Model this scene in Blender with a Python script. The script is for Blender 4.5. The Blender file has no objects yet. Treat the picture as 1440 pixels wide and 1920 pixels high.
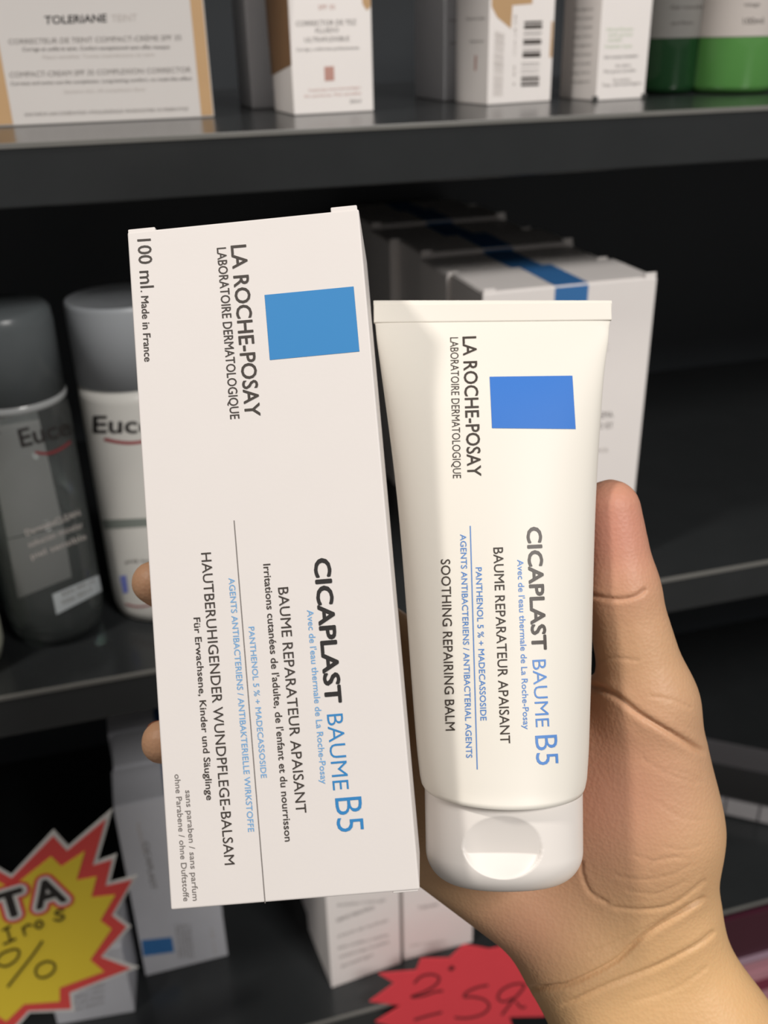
import bpy, bmesh, math, random
import numpy as np
from mathutils import Matrix, Vector
from mathutils.bvhtree import BVHTree
random.seed(7)
sc = bpy.context.scene
COL = sc.collection

# ------------------------------------------------------------------ camera
# Focal length and attitude come from the vanishing points of the shelf edges and the upright
# cartons.  World: X along the shelf, Y into the shelf, Z up, camera at the origin (metres).
F = 1820.0
_d = np.array([90.0, 3640.0, F]); _d /= np.linalg.norm(_d)
_x = np.array([7380.0, -1095.0, F]); _x -= _d*(_x @ _d); _x /= np.linalg.norm(_x)
_z = -_d
_y = np.cross(_z, _x)
M = np.array([_x, _y, _z])                      # world = M @ (right, down, forward)
cam = bpy.data.cameras.new('camera'); camo = bpy.data.objects.new('camera', cam); COL.objects.link(camo)
cam.sensor_fit = 'VERTICAL'; cam.sensor_height = 36.0; cam.sensor_width = 27.0
cam.lens = F/1920.0*36.0
cam.clip_start = 0.01
cam.dof.use_dof = True; cam.dof.focus_distance = 0.25; cam.dof.aperture_fstop = cam.lens/2.3
R = Matrix([[M[i][0], -M[i][1], -M[i][2]] for i in range(3)])
camo.matrix_world = R.to_4x4()
sc.camera = camo

# ------------------------------------------------------------------ light
w = bpy.data.worlds.new('shop'); sc.world = w; w.use_nodes = True
w.node_tree.nodes['Background'].inputs[0].default_value = (1.0, 0.96, 0.93, 1)
w.node_tree.nodes['Background'].inputs[1].default_value = 0.19
def area(name, cpos, ctarget, size, power, col):
    l = bpy.data.lights.new(name, 'AREA'); l.shape = 'RECTANGLE'; l.size, l.size_y = size
    l.energy = power; l.color = col
    o = bpy.data.objects.new(name, l); COL.objects.link(o)
    p = Vector(M @ np.array(cpos)); t = Vector(M @ np.array(ctarget))
    o.location = p; o.rotation_euler = (t-p).to_track_quat('-Z', 'Y').to_euler()
    return o
area('ceiling_panel_light', (-0.79, -1.12, -0.66), (0.0, 0.0, 0.25), (0.15, 0.15), 14.0, (1.0, 0.95, 0.89))
area('aisle_panel_light', (1.00, -0.74, -1.42), (0.1, 0.05, 0.45), (0.55, 0.55), 38.0, (1.0, 0.965, 0.93))
sc.view_settings.view_transform = 'Standard'
try: sc.view_settings.look = 'None'
except Exception: pass
sc.view_settings.gamma = 1.0; sc.view_settings.use_curve_mapping = False
sc.view_settings.exposure = 0.0

# ------------------------------------------------------------------ pixel helpers
def ray(px, py): return M @ np.array([px-720.0, py-960.0, F])
def onY(px, py, Y): r = ray(px, py); return r*(Y/r[1])
def onZ(px, py, Z): r = ray(px, py); return r*(Z/r[2])
def cm(px, py, z): return np.array([(px-720.0)/F*z, (py-960.0)/F*z, z])      # camera-frame point at depth z
def to_px(P):
    c = M.T @ np.asarray(P, float); return 720+F*c[0]/c[2], 960+F*c[1]/c[2]

# ------------------------------------------------------------------ materials
def lin(c):
    o = []
    for v in c:
        v /= 255.0; o.append(v/12.92 if v <= 0.04045 else ((v+0.055)/1.055)**2.4)
    return (*o, 1.0)
MATS = {}
def mat(name, rgb, rough=0.5, var=0.04, scale=60.0, bump=0.0, bscale=400.0, spec=0.5, trans=0.0, ior=1.45, alpha=1.0, metal=0.0, coat=0.0, sss=0.0):
    if name in MATS: return MATS[name]
    m = bpy.data.materials.new(name); m.use_nodes = True; nt = m.node_tree; N = nt.nodes; L = nt.links
    b = N['Principled BSDF']; c = lin(rgb)
    tc = N.new('ShaderNodeTexCoord')
    nz = N.new('ShaderNodeTexNoise'); nz.inputs['Scale'].default_value = scale; nz.inputs['Detail'].default_value = 4
    L.new(tc.outputs['Object'], nz.inputs['Vector'])
    mx = N.new('ShaderNodeMix'); mx.data_type = 'RGBA'
    mx.inputs['A'].default_value = (*[v*(1-var) for v in c[:3]], 1); mx.inputs['B'].default_value = (*[min(1, v*(1+var)) for v in c[:3]], 1)
    L.new(nz.outputs['Fac'], mx.inputs['Factor']); L.new(mx.outputs['Result'], b.inputs['Base Color'])
    b.inputs['Roughness'].default_value = rough; b.inputs['Specular IOR Level'].default_value = spec
    b.inputs['Transmission Weight'].default_value = trans; b.inputs['IOR'].default_value = ior
    b.inputs['Alpha'].default_value = alpha; b.inputs['Metallic'].default_value = metal; b.inputs['Coat Weight'].default_value = coat
    if sss: 
        b.inputs['Subsurface Weight'].default_value = sss
        b.inputs['Subsurface Radius'].default_value = (0.004, 0.0016, 0.0009); b.inputs['Subsurface Scale'].default_value = 1.0
    if bump:
        n2 = N.new('ShaderNodeTexNoise'); n2.inputs['Scale'].default_value = bscale; n2.inputs['Detail'].default_value = 3
        L.new(tc.outputs['Object'], n2.inputs['Vector'])
        bp = N.new('ShaderNodeBump'); bp.inputs['Strength'].default_value = bump; bp.inputs['Distance'].default_value = 0.0005
        L.new(n2.outputs['Fac'], bp.inputs['Height']); L.new(bp.outputs['Normal'], b.inputs['Normal'])
    MATS[name] = m
    return m
SHELF = mat('dark_laminate', (42, 44, 45), 0.22, 0.15, 30, 0.08, 300)
EDGE = mat('highlit_edge_banding', (112, 111, 107), 0.35, 0.10, 50)  # banding lightened so its colour carries the edge highlight
BACK = mat('back_board', (50, 54, 58), 0.5, 0.10, 20)
CARD = mat('white_card', (216, 210, 206), 0.55, 0.012, 90, 0.03, 900)
CARD2 = mat('white_card_coated', (246, 240, 236), 0.4, 0.015, 60)
PLASTIC = mat('white_plastic', (226, 221, 211), 0.48, 0.006, 40, spec=0.3)
CAPW = mat('white_cap_plastic', (228, 222, 216), 0.38, 0.006, 40)
INK = mat('dark_ink', (62, 55, 50), 0.5, 0.03)
BLACK = mat('black_ink', (38, 35, 34), 0.5, 0.03)
GREYINK = mat('grey_ink', (120, 114, 110), 0.5, 0.03)
PALEINK = mat('pale_grey_ink', (190, 182, 176), 0.5, 0.03)
BLUE = mat('blue_print', (50, 127, 186), 0.45, 0.015)
BLUET = mat('blue_print_tube', (58, 116, 196), 0.6, 0.015, spec=0.3)
BLUEL = mat('light_blue_ink', (112, 164, 210), 0.5, 0.02)
TAN = mat('tan_print', (196, 160, 118), 0.45, 0.05)
PINKINK = mat('rose_ink', (200, 160, 150), 0.5, 0.05)

# ------------------------------------------------------------------ object helpers
def link(name, me, parent=None, m=None):
    o = bpy.data.objects.new(name, me); COL.objects.link(o)
    if parent is not None: o.parent = parent
    if m is not None and me is not None and not me.materials: me.materials.append(m)
    return o
def thing(name, label, cat, T=None, group=None):
    o = bpy.data.objects.new(name, None); COL.objects.link(o); o.empty_display_size = 0.01
    if T is not None: o.matrix_world = T
    o['label'] = label; o['category'] = cat
    if group: o['group'] = group
    return o
def tag(o, label, cat, group=None):
    o['label'] = label; o['category'] = cat
    if group: o['group'] = group
    return o
def base(x, y, z, yaw=0.0): return Matrix.Translation((x, y, z)) @ Matrix.Rotation(yaw, 4, 'Z')
def mesh(name, V, Fc, smooth=False):
    me = bpy.data.meshes.new(name); me.from_pydata([tuple(map(float, v)) for v in V], [], Fc); me.update()
    if smooth:
        for p in me.polygons: p.use_smooth = True
    return me
def box_mesh(name, x0, x1, y0, y1, z0, z1, bev=0.0004, seg=2):
    bm = bmesh.new(); bmesh.ops.create_cube(bm, size=1.0)
    for v in bm.verts:
        v.co = Vector((x0+(v.co.x+.5)*(x1-x0), y0+(v.co.y+.5)*(y1-y0), z0+(v.co.z+.5)*(z1-z0)))
    if bev: bmesh.ops.bevel(bm, geom=list(bm.edges), offset=bev, segments=seg, affect='EDGES', profile=0.5)
    me = bpy.data.meshes.new(name); bm.to_mesh(me); bm.free(); return me
def lathe(name, prof, n=64, smooth=True, cap0=True, cap1=True):
    V = []; Fc = []
    for r, z in prof:
        for k in range(n):
            a = 2*math.pi*k/n; V.append((r*math.cos(a), r*math.sin(a), z))
    for i in range(len(prof)-1):
        for k in range(n):
            k2 = (k+1) % n; Fc.append((i*n+k, i*n+k2, (i+1)*n+k2, (i+1)*n+k))
    if cap0: Fc.append(tuple(range(n-1, -1, -1)))
    if cap1: Fc.append(tuple((len(prof)-1)*n+k for k in range(n)))
    me = mesh(name, V, Fc)
    if smooth:
        for p in me.polygons: p.use_smooth = len(p.vertices) == 4
    return me

# ------------------------------------------------------------------ lettering
_txt = {}; _wid = {}
def glyphs(s, off=0.0, shear=0.0):
    key = (s, off, shear)
    if key in _txt: return _txt[key]
    cu = bpy.data.curves.new('t', 'FONT'); cu.body = s; cu.offset = off; cu.shear = shear; cu.resolution_u = 3
    o = bpy.data.objects.new('t', cu); COL.objects.link(o)
    dg = bpy.context.evaluated_depsgraph_get(); dg.update()
    me = bpy.data.meshes.new_from_object(o.evaluated_get(dg))
    V = np.array([v.co[:2] for v in me.vertices]); Fc = [tuple(p.vertices) for p in me.polygons]
    bpy.data.objects.remove(o); bpy.data.curves.remove(cu); bpy.data.meshes.remove(me)
    V[:, 0] -= V[:, 0].min(); _wid[key] = V[:, 0].max(); V[:, 0] /= V[:, 0].max()
    _txt[key] = (V, Fc); return V, Fc
def glyph_width(s): glyphs(s); return _wid[(s, 0.0, 0.0)]
CAPH = 0.73                                     # capital height of the built-in font, in em (measured below)
def hcap():
    global CAPH
    V, _ = glyphs('H'); CAPH = V[:, 1].max()
hcap()
def text_px(s, p0, p1, cap, off=0.0):
    """glyph vertices in photograph pixels: baseline p0 -> p1, capital height cap (pixels)."""
    V, Fc = glyphs(s, min(off, 0.0)); ext = np.zeros((len(V), 1))
    if off > 0:                                  # heavier weight: the outline swept round a small circle
        nd = 8 if off < 0.05 else 20; B = V; W_ = (glyph_width(s)); n = len(V); VV = []; FF = []
        for q_, rg in enumerate([off] if off < 0.05 else [off, off*0.66, off*0.33]):
            for k in range(nd):
                a = 2*math.pi*k/nd; FF += [tuple(i+len(VV)*n for i in f) for f in Fc]; VV.append(B+np.array([rg*math.cos(a)/W_, rg*math.sin(a)]))
        ext = np.repeat(np.arange(len(VV))*2e-6, n)[:, None]
        V = np.concatenate(VV); Fc = FF
    p0 = np.array(p0, float); p1 = np.array(p1, float); d = p1-p0; n = d/np.linalg.norm(d)
    up = np.array([n[1], -n[0]])*cap
    return np.hstack([p0 + V[:, :1]*d + (V[:, 1:]/CAPH)*up, ext]), Fc
class Plane:
    """a flat face in the scene that pixels are read onto"""
    def __init__(s, parent, point, normal):
        s.parent = parent; s.inv = np.array(parent.matrix_world.inverted()) if parent else np.eye(4)
        s.p = np.array(point, float); s.n = np.array(normal, float)/np.linalg.norm(normal)
        if s.n @ s.p > 0: s.n = -s.n            # towards the camera
    def at(s, px, py, lift=0.0):
        r = ray(px, py); q = s.p + s.n*lift; P = r*((q @ s.n)/(r @ s.n))
        return (s.inv @ np.append(P, 1))[:3]
    def text(s, string, p0, p1, cap, m, off=0.0, lift=0.00012, name='lettering'):
        P, Fc = text_px(string, p0, p1, cap, off)
        return link(name, mesh(name, [s.at(q[0], q[1], lift+q[2]) for q in P], Fc), s.parent, m)
    def poly(s, pts, m, name='print', lift=0.00010):
        return link(name, mesh(name, [s.at(*q, lift) for q in pts], [tuple(range(len(pts)-1, -1, -1))]), s.parent, m)
    def stroke(s, pts, width, m, name='handwriting', lift=0.0003):
        pts = smooth_line(pts); V = []; Fc = []
        for i, p in enumerate(pts):
            a = pts[max(0, i-1)]; b = pts[min(len(pts)-1, i+1)]; d = b-a; d = d/(np.linalg.norm(d)+1e-9); n = np.array([-d[1], d[0]])*width/2
            V += [s.at(*(p+n), lift), s.at(*(p-n), lift)]
            if i: Fc.append((2*i-2, 2*i-1, 2*i+1, 2*i))
        return link(name, mesh(name, V, Fc), s.parent, m)
def smooth_line(pts, n=6):
    P = [np.array(p, float) for p in pts]
    if len(P) < 3: return P
    Q = [P[0]] + P + [P[-1]]; out = []
    for i in range(1, len(Q)-2):
        for k in range(n):
            t = k/n; a, b, c, d = Q[i-1], Q[i], Q[i+1], Q[i+2]
            out.append(0.5*((2*b)+(-a+c)*t+(2*a-5*b+4*c-d)*t*t+(-a+3*b-3*c+d)*t**3))
    out.append(P[-1]); return out
class Wrap:
    """a curved surface that pixels are read onto (ray against the built mesh)"""
    def __init__(s, o):
        me = o.data; mw = np.array(o.matrix_world if o.parent is None else o.parent.matrix_world @ o.matrix_basis)
        V = [Vector((mw @ np.append(np.array(v.co), 1))[:3]) for v in me.vertices]
        s.t = BVHTree.FromPolygons(V, [tuple(p.vertices) for p in me.polygons])
        s.parent = o.parent if o.parent else o; s.inv = np.linalg.inv(np.array(s.parent.matrix_world))
    def at(s, px, py, lift):
        r = Vector(ray(px, py)).normalized(); h = s.t.ray_cast(Vector((0, 0, 0)), r)
        if h[0] is None: return None
        n = h[1] if h[1].dot(r) < 0 else -h[1]
        return (s.inv @ np.append(np.array(h[0]+n*lift), 1))[:3]
    def mesh2d(s, P, Fc, m, name, lift, maxlen):
        bm = bmesh.new(); vs = [bm.verts.new((p[0], p[1], p[2]*1e3 if len(p) > 2 else 0)) for p in P]
        for f in Fc:
            try: bm.faces.new([vs[i] for i in f])
            except ValueError: pass
        for _ in range(4):
            E = [e for e in bm.edges if e.calc_length() > maxlen]
            if not E: break
            bmesh.ops.subdivide_edges(bm, edges=E, cuts=1)
            bmesh.ops.triangulate(bm, faces=bm.faces[:])
        bad = []
        for v in bm.verts:
            q = s.at(v.co.x, v.co.y, lift+v.co.z*1e-3)
            if q is None: bad.append(v)
            else: v.co = q
        if bad: bmesh.ops.delete(bm, geom=bad, context='VERTS')
        me = bpy.data.meshes.new(name); bm.to_mesh(me); bm.free()
        return link(name, me, s.parent, m)
    def text(s, string, p0, p1, cap, m, off=0.0, lift=0.0001, name='lettering', maxlen=9.0):
        P, Fc = text_px(string, p0, p1, cap, off); return s.mesh2d(P, Fc, m, name, lift, maxlen)
    def quad(s, q, m, name='print', lift=0.0001, n=14):
        q = [np.array(p, float) for p in q]; P = []; Fc = []
        for i in range(n+1):
            for j in range(n+1):
                u, v = j/n, i/n; P.append((q[0]*(1-u)+q[1]*u)*(1-v)+(q[3]*(1-u)+q[2]*u)*v)
        for i in range(n):
            for j in range(n):
                a = i*(n+1)+j; Fc.append((a, a+1, a+n+2, a+n+1))
        o = s.mesh2d(P, Fc, m, name, lift, 1e9)
        for p in o.data.polygons: p.use_smooth = True
        return o
    def stroke(s, pts, width, m, name='print', lift=0.0001):
        pts = smooth_line(pts) if len(pts) > 2 else [np.array(pts[0])+(np.array(pts[1])-np.array(pts[0]))*k/40 for k in range(41)]
        P = []; Fc = []
        for i, p in enumerate(pts):
            d = pts[min(len(pts)-1, i+1)]-pts[max(0, i-1)]; d = d/(np.linalg.norm(d)+1e-9); n = np.array([-d[1], d[0]])*width/2
            P += [p+n, p-n]
            if i: Fc.append((2*i-2, 2*i-1, 2*i+1, 2*i))
        return s.mesh2d(P, Fc, m, name, lift, 1e9)

# ------------------------------------------------------------------ structure: the shelving and the floor
U, LO, TH, FO = -0.044, -0.3422, -0.697, -1.05       # shelf top heights (camera = 0)
YF, YB, XL, XR = 0.50, 0.90, -0.55, 1.15
fl = link('floor', box_mesh('floor', -1.6, 2.2, -1.0, 1.2, -1.45, -1.40, 0), None, mat('floor_tile', (120, 116, 110), 0.4, 0.1, 8)); fl['kind'] = 'structure'
wl = link('wall_back', box_mesh('wall_back', -1.6, 2.2, 0.93, 1.0, -1.40, 1.3, 0), None, mat('wall_paint', (90, 90, 92), 0.7, 0.05, 8)); wl['kind'] = 'structure'
unit = thing('shelving_unit', 'black laminate shelving unit carrying rows of skincare packages', 'shelf', base(0.3, 0.7, -1.40))
def part_w(name, x0, x1, y0, y1, z0, z1, m, parent=unit, bev=0.0012):      # world box as a child of the unit
    ox, oy, oz = (0.3, 0.7, -1.40)
    return link(name, box_mesh(name, x0-ox, x1-ox, y0-oy, y1-oy, z0-oz, z1-oz, bev), parent, m)
for zt, th in ((U, 0.0285), (LO, 0.0285), (TH, 0.0285), (FO, 0.0285), (0.33, 0.0285)):
    bd = part_w('shelf_board', XL, XR, YF, YB-0.005, zt-th, zt, SHELF)
    part_w('edge_band', XL, XR, YF-0.0008, YF+0.0012, zt-0.0022, zt+0.0003, EDGE, bd, 0.0003)
part_w('back_panel', XL-0.02, XR+0.02, YB-0.005, YB+0.01, -1.395, 0.5, BACK)
part_w('side_panel', XL-0.02, XL, YF, YB-0.005, -1.40, 0.5, SHELF)
part_w('side_panel', XR, XR+0.02, YF, YB-0.005, -1.40, 0.5, SHELF)

# ------------------------------------------------------------------ carton builder (background packages)
def carton(name, label, x, y, z, wd, dp, ht, yaw=0.0, m=CARD2, group=None, flap=True):
    """white folding carton; origin at the middle of its base, front face towards -Y"""
    t = thing(name, label, 'box', base(x, y, z, yaw), group)
    link('body', box_mesh('body', -wd/2, wd/2, -dp/2, dp/2, 0.0002, ht, 0.0006), t, m)
    if flap:
        link('tuck_flap', box_mesh('tuck_flap', -wd/2+0.001, wd/2-0.001, -dp/2+0.0015, dp/2-0.001, ht-0.0001, ht+0.0006, 0.0002), t, m)
    bpy.context.view_layer.update()
    return t
def front(t, dp):
    mw = t.matrix_world; p = mw @ Vector((0, -dp/2, 0)); n = mw.to_3x3() @ Vector((0, -1, 0)); return Plane(t, p, n)
def side(t, wd, s):
    mw = t.matrix_world; p = mw @ Vector((s*wd/2, 0, 0)); n = mw.to_3x3() @ Vector((s, 0, 0)); return Plane(t, p, n)

def corner_carton(name, label, pl, pr, Z, dp, ht, **k):
    """carton standing on level Z whose front bottom corners are seen at pixels pl, pr"""
    a = onZ(*pl, Z); b = onZ(*pr, Z); d = b-a; wd = float(np.linalg.norm(d)); yaw = math.atan2(d[1], d[0])
    c = (a+b)/2 + np.array([-math.sin(yaw), math.cos(yaw), 0])*dp/2
    return carton(name, label, c[0], c[1], Z, wd, dp, ht, yaw, **k), wd

# --- top shelf: wide compact-cream carton
t, wd = corner_carton('carton', 'wide white carton with tan side bands and dark heading on the top shelf', (-12, 239), (402, 220), U, 0.045, 0.15, m=mat('dimmed_satin_card', (214, 209, 205), 0.45, 0.015, 60))  # card greyed to paint in the dimmer light at this end
f = front(t, 0.045)
xa_ = float(f.at(24.8, 233.5)[0]); xb_ = float(f.at(377.8, 219.6)[0])
for x0, x1 in ((-wd/2+0.0007, xa_), (xb_, wd/2-0.0007)):
    link('tan_band', box_mesh('tan_band', x0, x1, -0.0227, -0.0223, 0.0012, 0.1490, 0), t, TAN)
f.text('TOLERIANE', (84, 45), (200, 41), 14.5, BLACK, 0.022)
f.text('TEINT', (209, 41), (257, 39), 13, PALEINK)
f.text('CORRECTEUR DE TEINT COMPACT-CRÈME SPF 35', (16, 83), (340, 75), 9.5, GREYINK)
f.text('Corrige et unifie le teint. Confort exceptionnel sans effet masque', (42, 96), (318, 91), 7, INK)
f.text('Peaux sensibles. Toutes imperfections du teint', (80, 110), (290, 105), 6, PALEINK)
f.text('COMPACT-CREAM SPF 35 COMPLEXION CORRECTOR', (18, 145), (358, 135), 9.5, GREYINK)
f.text('Corrects and evens out the complexion. Long-lasting comfort, no mask-like effect', (20, 160), (360, 150), 6.5, INK)
f.text('Sensitive skin. All complexion flaws', (120, 175), (272, 170), 6, PALEINK)
f.text('SANS PARFUM. SANS CONSERVATEUR. HYPOALLERGÉNIQUE. FRAGRANCE-FREE. NO PRESERVATIVES', (46, 218), (353, 207), 6, GREYINK)

# --- top shelf: slim fluid carton with a brown print on its side, and a plain pale one pushed behind it
t, wd = corner_carton('carton', 'slim white fluid carton with pink square and brown side print', (552, 217), (701, 209), U, 0.042, 0.15)
f = front(t, 0.042)
f.text('SPF 35', (597, 18), (628, 17), 8.5, PINKINK)
f.text('CORRECTOR DE TEZ', (555, 49), (668, 46), 9.5, GREYINK)
f.text('FLUIDO', (592, 62), (635, 60), 8.5, GREYINK)
f.text('ULTRAFLEXIBLE', (571, 79), (655, 76), 8.5, GREYINK)
f.text('Corrige y uniformiza perfectamente', (556, 96), (673, 92), 6, GREYINK)
f.poly([(609, 152), (627, 151), (626, 124), (608, 125)], mat('rose_swatch', (196, 150, 138), 0.5), 'colour_swatch')
f.text('Testado bajo control dermatológico', (578, 172), (676, 166), 5, PINKINK)
f.text('Sin perfume. Piel sensible', (571, 183), (677, 177), 5, PINKINK)
f.text('30ml', (656, 194), (677, 192), 7, GREYINK)
f.poly([(676, -30), (694, -30), (695, 12), (688, 20), (680, 8)], TAN, 'tan_mark')
s = side(t, wd, -1)
s.poly([(509, 142), (546, 122), (539, -20), (495, -20)], mat('brown_print', (142, 108, 76), 0.4, 0.12, 80), 'brown_panel')
carton('carton', 'plain pale grey carton pushed in behind the slim fluid carton', 0.1195, 0.672, U, 0.040, 0.045, 0.145, 0.03, m=mat('grey_card', (232, 232, 235), 0.45))

# --- top shelf: barcode carton and its neighbour behind
t, wd = corner_carton('carton', 'white carton turned to show its barcode and a tan flash', (914, 198), (1032, 190), U, 0.036, 0.15)
f = front(t, 0.036)
f.poly([(922, 12), (932, 32), (958, 54), (961, 10), (998, 7), (1000, -20), (922, -20)], TAN, 'tan_flash')
bars = [(40, 44.5), (47, 54.5), (61.5, 64), (75, 83), (94, 97), (99.5, 108), (144, 149), (151, 155), (157, 162)]
for y0, y1 in bars:
    xa = 983 - (y0-40)*0.055; xb = xa+34
    f.poly([(xa, y1), (xb, y1-1.0), (xb, y0-1.0), (xa, y0)], INK if y1-y0 > 4 else GREYINK, 'barcode_bar')
for k, y0 in enumerate((70, 86, 118, 122, 130, 136)):
    xa = 982 - (y0-40)*0.055; f.poly([(xa, y0+1.2), (xa+34, y0+0.4), (xa+34, y0-0.6), (xa, y0)], GREYINK, 'barcode_bar')
for k in range(7):
    x0 = 928+k*2.6-0.5; f.text('Ingredientes aqua glycerin dimethicone', (x0+1, 58+k), (x0-3, 180), 2.4, PALEINK)
f.text('EFC 01', (965, 28), (962, 160), 3.5, PALEINK)
f.poly([(1030, 108), (1035, 107), (1038, 40), (1034, 40)], TAN, 'tan_mark')
s = side(t, wd, -1)
s.text('Modo de empleo', (874, 38), (910, 36), 5, GREYINK); s.text('Aplicar', (880, 80), (908, 79), 5, GREYINK)
s.poly([(889, 132), (893, 132), (894, 104), (890, 104)], PINKINK, 'print')
b2 = carton('carton', 'dull grey carton tucked in behind the barcode carton', 0.2395, 0.668, U, 0.036, 0.052, 0.15, 0.06, m=MATS['grey_card'])
f = front(b2, 0.052)
f.text('Crema de día', (842, 41), (869, 39), 5, GREYINK); f.text('SPF', (856, 68), (868, 67), 5, GREYINK); f.text('hidratante', (844, 83), (868, 82), 5, GREYINK)

# --- top shelf: narrow white carton with faint green print
t, wd = corner_carton('carton', 'narrow white carton with faint green print next to green bottles', (1117, 190), (1208, 184.5), U, 0.040, 0.15, flap=False)
f = front(t, 0.040)
GRI = mat('green_ink', (190, 208, 176), 0.5)
for i, (y, a, b) in enumerate(((58, 1138, 1187), (68, 1142, 1186), (78, 1140, 1166), (90, 1135, 1184))):
    f.text(['Gel purificante', 'piel grasa', 'sensible', 'limpiador facial'][i], (a, y), (b, y-1), 6, GRI)
f.text('Gel mousse limpiador', (1133, 110), (1197, 107), 5.5, INK)
f.text('Sin jabón', (1155, 126), (1183, 124), 5, GREYINK); f.text('Piel grasa sensible', (1133, 137), (1192, 134), 5.5, GREYINK)
f.text('Sin parfum', (1150, 153), (1182, 151), 5, GREYINK); f.text('Test. dermatológico', (1129, 163), (1203, 158), 6, GREYINK)
s = side(t, wd, -1)
for k in range(9):
    s.text(['Aqua glycerin', 'sodium laureth', 'zinc coceth', 'peg citric'][k % 4], (1077-k*0.8, 20+k*17), (1112-k*0.8, 19+k*17), 5, GREYINK)
for sx in (-1, 1):
    link('bottom_tab', box_mesh('bottom_tab', sx*wd/2-0.0025, sx*wd/2+0.0012, -0.0206, -0.0195, 0.0003, 0.0030, 0.0003), t, mat('tab_grey', (70, 70, 68), 0.5))

# --- top shelf: two green gel bottles
def gel_bottle(label, x, y, r, green, text, tpx):
    t = thing('gel_bottle', label, 'bottle', base(x, y, U), 'green gel bottles on the top shelf'); bpy.context.view_layer.update()
    body = link('body', lathe('body', [(r*0.80, 0.0004), (r*0.94, 0.0012), (r, 0.005), (r, 0.120), (r*0.93, 0.128), (r*0.6, 0.135), (r*0.42, 0.137), (r*0.42, 0.145)]), t, green)
    lab = link('label', lathe('label', [(r+0.0004, 0.0335), (r+0.0004, 0.112)], cap0=False, cap1=False), t, mat('grey_label', (196, 188, 182), 0.35, 0.03) if green is GREEN1 else mat('shaded_label', (128, 126, 122), 0.35, 0.05))  # the second bottle's label is greyed to paint in its shade
    link('cap', lathe('cap', [(r*0.5, 0.139), (r*0.5, 0.170), (r*0.46, 0.173)]), t, PLASTIC)
    w_ = Wrap(lab)
    for s_, a, b, c in tpx: w_.text(s_, a, b, c, INK)
    return t
GREEN1 = mat('green_gel', (92, 150, 78), 0.12, 0.12, 40, coat=0.6)
GREEN2 = mat('shaded_green_gel', (28, 62, 34), 0.12, 0.2, 40, coat=0.6)  # same gel as the first bottle, shade put into the colour
g = onZ(1276, 179, U)
gel_bottle('green bottle of gel with shade put into its colour, between narrow carton and brighter bottle', g[0]+0.004, g[1]+0.030, 0.0225, GREEN2, '', [('Gel moussant', (1258, 17), (1330, 15), 7), ('purifiant', (1260, 46), (1300, 45), 6)])
g = onZ(1405, 177, U)
gel_bottle('bright green bottle of gel at the end of the top shelf row', g[0]+0.005, g[1]+0.030, 0.0285, GREEN1, '', [('visage', (1395, 12), (1425, 11), 7), ('100ml', (1394, 46), (1432, 44), 12)])

# ------------------------------------------------------------------ middle shelf: boxes in a file, blue stripe over the top
WB, DB, HB = 0.1145, 0.0555, 0.2005
places = ['foremost of the file of blue-striped cartons', 'second carton from the front in the blue-striped file', 'third carton from the front in the blue-striped file',
          'fourth carton from the front in the blue-striped file', 'fifth carton from the front in the blue-striped file', 'rearmost of the file of blue-striped cartons']
jit = [(0.2664, 0.0), (0.2640, 0.012), (0.2668, -0.01), (0.2600, 0.02), (0.2630, 0.0), (0.2600, 0.015)]
SOFTBLUE = mat('stripe_blue', (62, 120, 180), 0.45)
for i in range(6):
    x, yw = jit[i]; y = 0.53+DB/2+i*0.0585
    t = carton('carton', 'large white carton, ' + places[i] + ' on the middle shelf', x, y, LO, WB, DB, HB-0.002*(i % 2), yw, group='file of large blue-striped cartons')
    h = HB-0.002*(i % 2)
    xs0, xs1 = -0.011, 0.011
    link('blue_stripe', box_mesh('blue_stripe', xs0, xs1, -DB/2+0.0012, DB/2-0.0012, h+0.0005, h+0.0009, 0), t, SOFTBLUE)
    link('blue_stripe', box_mesh('blue_stripe', xs0, xs1, -DB/2-0.0002, -DB/2+0.0002, h-0.040, h-0.0004, 0), t, SOFTBLUE)
    link('corner_tab', box_mesh('corner_tab', WB/2-0.008, WB/2-0.0005, -DB/2+0.0004, -DB/2+0.0012, h-0.0004, h+0.0032, 0.0002), t, CARD2)
    link('corner_tab', box_mesh('corner_tab', -WB/2+0.0005, -WB/2+0.008, -DB/2+0.0004, -DB/2+0.0012, h-0.0004, h+0.0026, 0.0002), t, CARD2)
    if i == 0:
        f = front(t, DB)
        f.text('LIPIDIC', (1080, 660), (1141, 657), 13, PALEINK); f.text('CREMA', (1110, 786), (1150, 783), 12, GREYINK); f.text('CORPO BT', (1090, 806), (1150, 803), 11, GREYINK); f.text('piel seca', (1080, 850), (1140, 847), 10, PALEINK)

# --- middle shelf: lotion bottles at left
CLEAR = mat('clear_plastic', (222, 228, 226), 0.06, 0.01, trans=0.95, ior=1.35)
SMOKE = mat('smoky_cap', (98, 103, 105), 0.25, 0.05, trans=0.25, ior=1.3)
t = thing('lotion_bottle', 'clear lotion bottle with smoky cap and small white sticker on the middle shelf', 'bottle', base(-0.0635, 0.5705, LO)); bpy.context.view_layer.update()
r = 0.030
body = link('body', lathe('body', [(r*0.70, 0.0004), (r*0.88, 0.002), (r*0.97, 0.009), (r, 0.020), (r, 0.145), (r*0.97, 0.152), (r*0.90, 0.156), (r*0.90, 0.160)], 96), t, CLEAR)
link('liquid', lathe('liquid', [(r*0.60, 0.004), (r*0.82, 0.006), (r*0.93, 0.014), (r*0.945, 0.020), (r*0.945, 0.136)], 64), t, mat('clear_liquid', (150, 160, 158), 0.05, 0.02, trans=0.9, ior=1.33))
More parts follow.
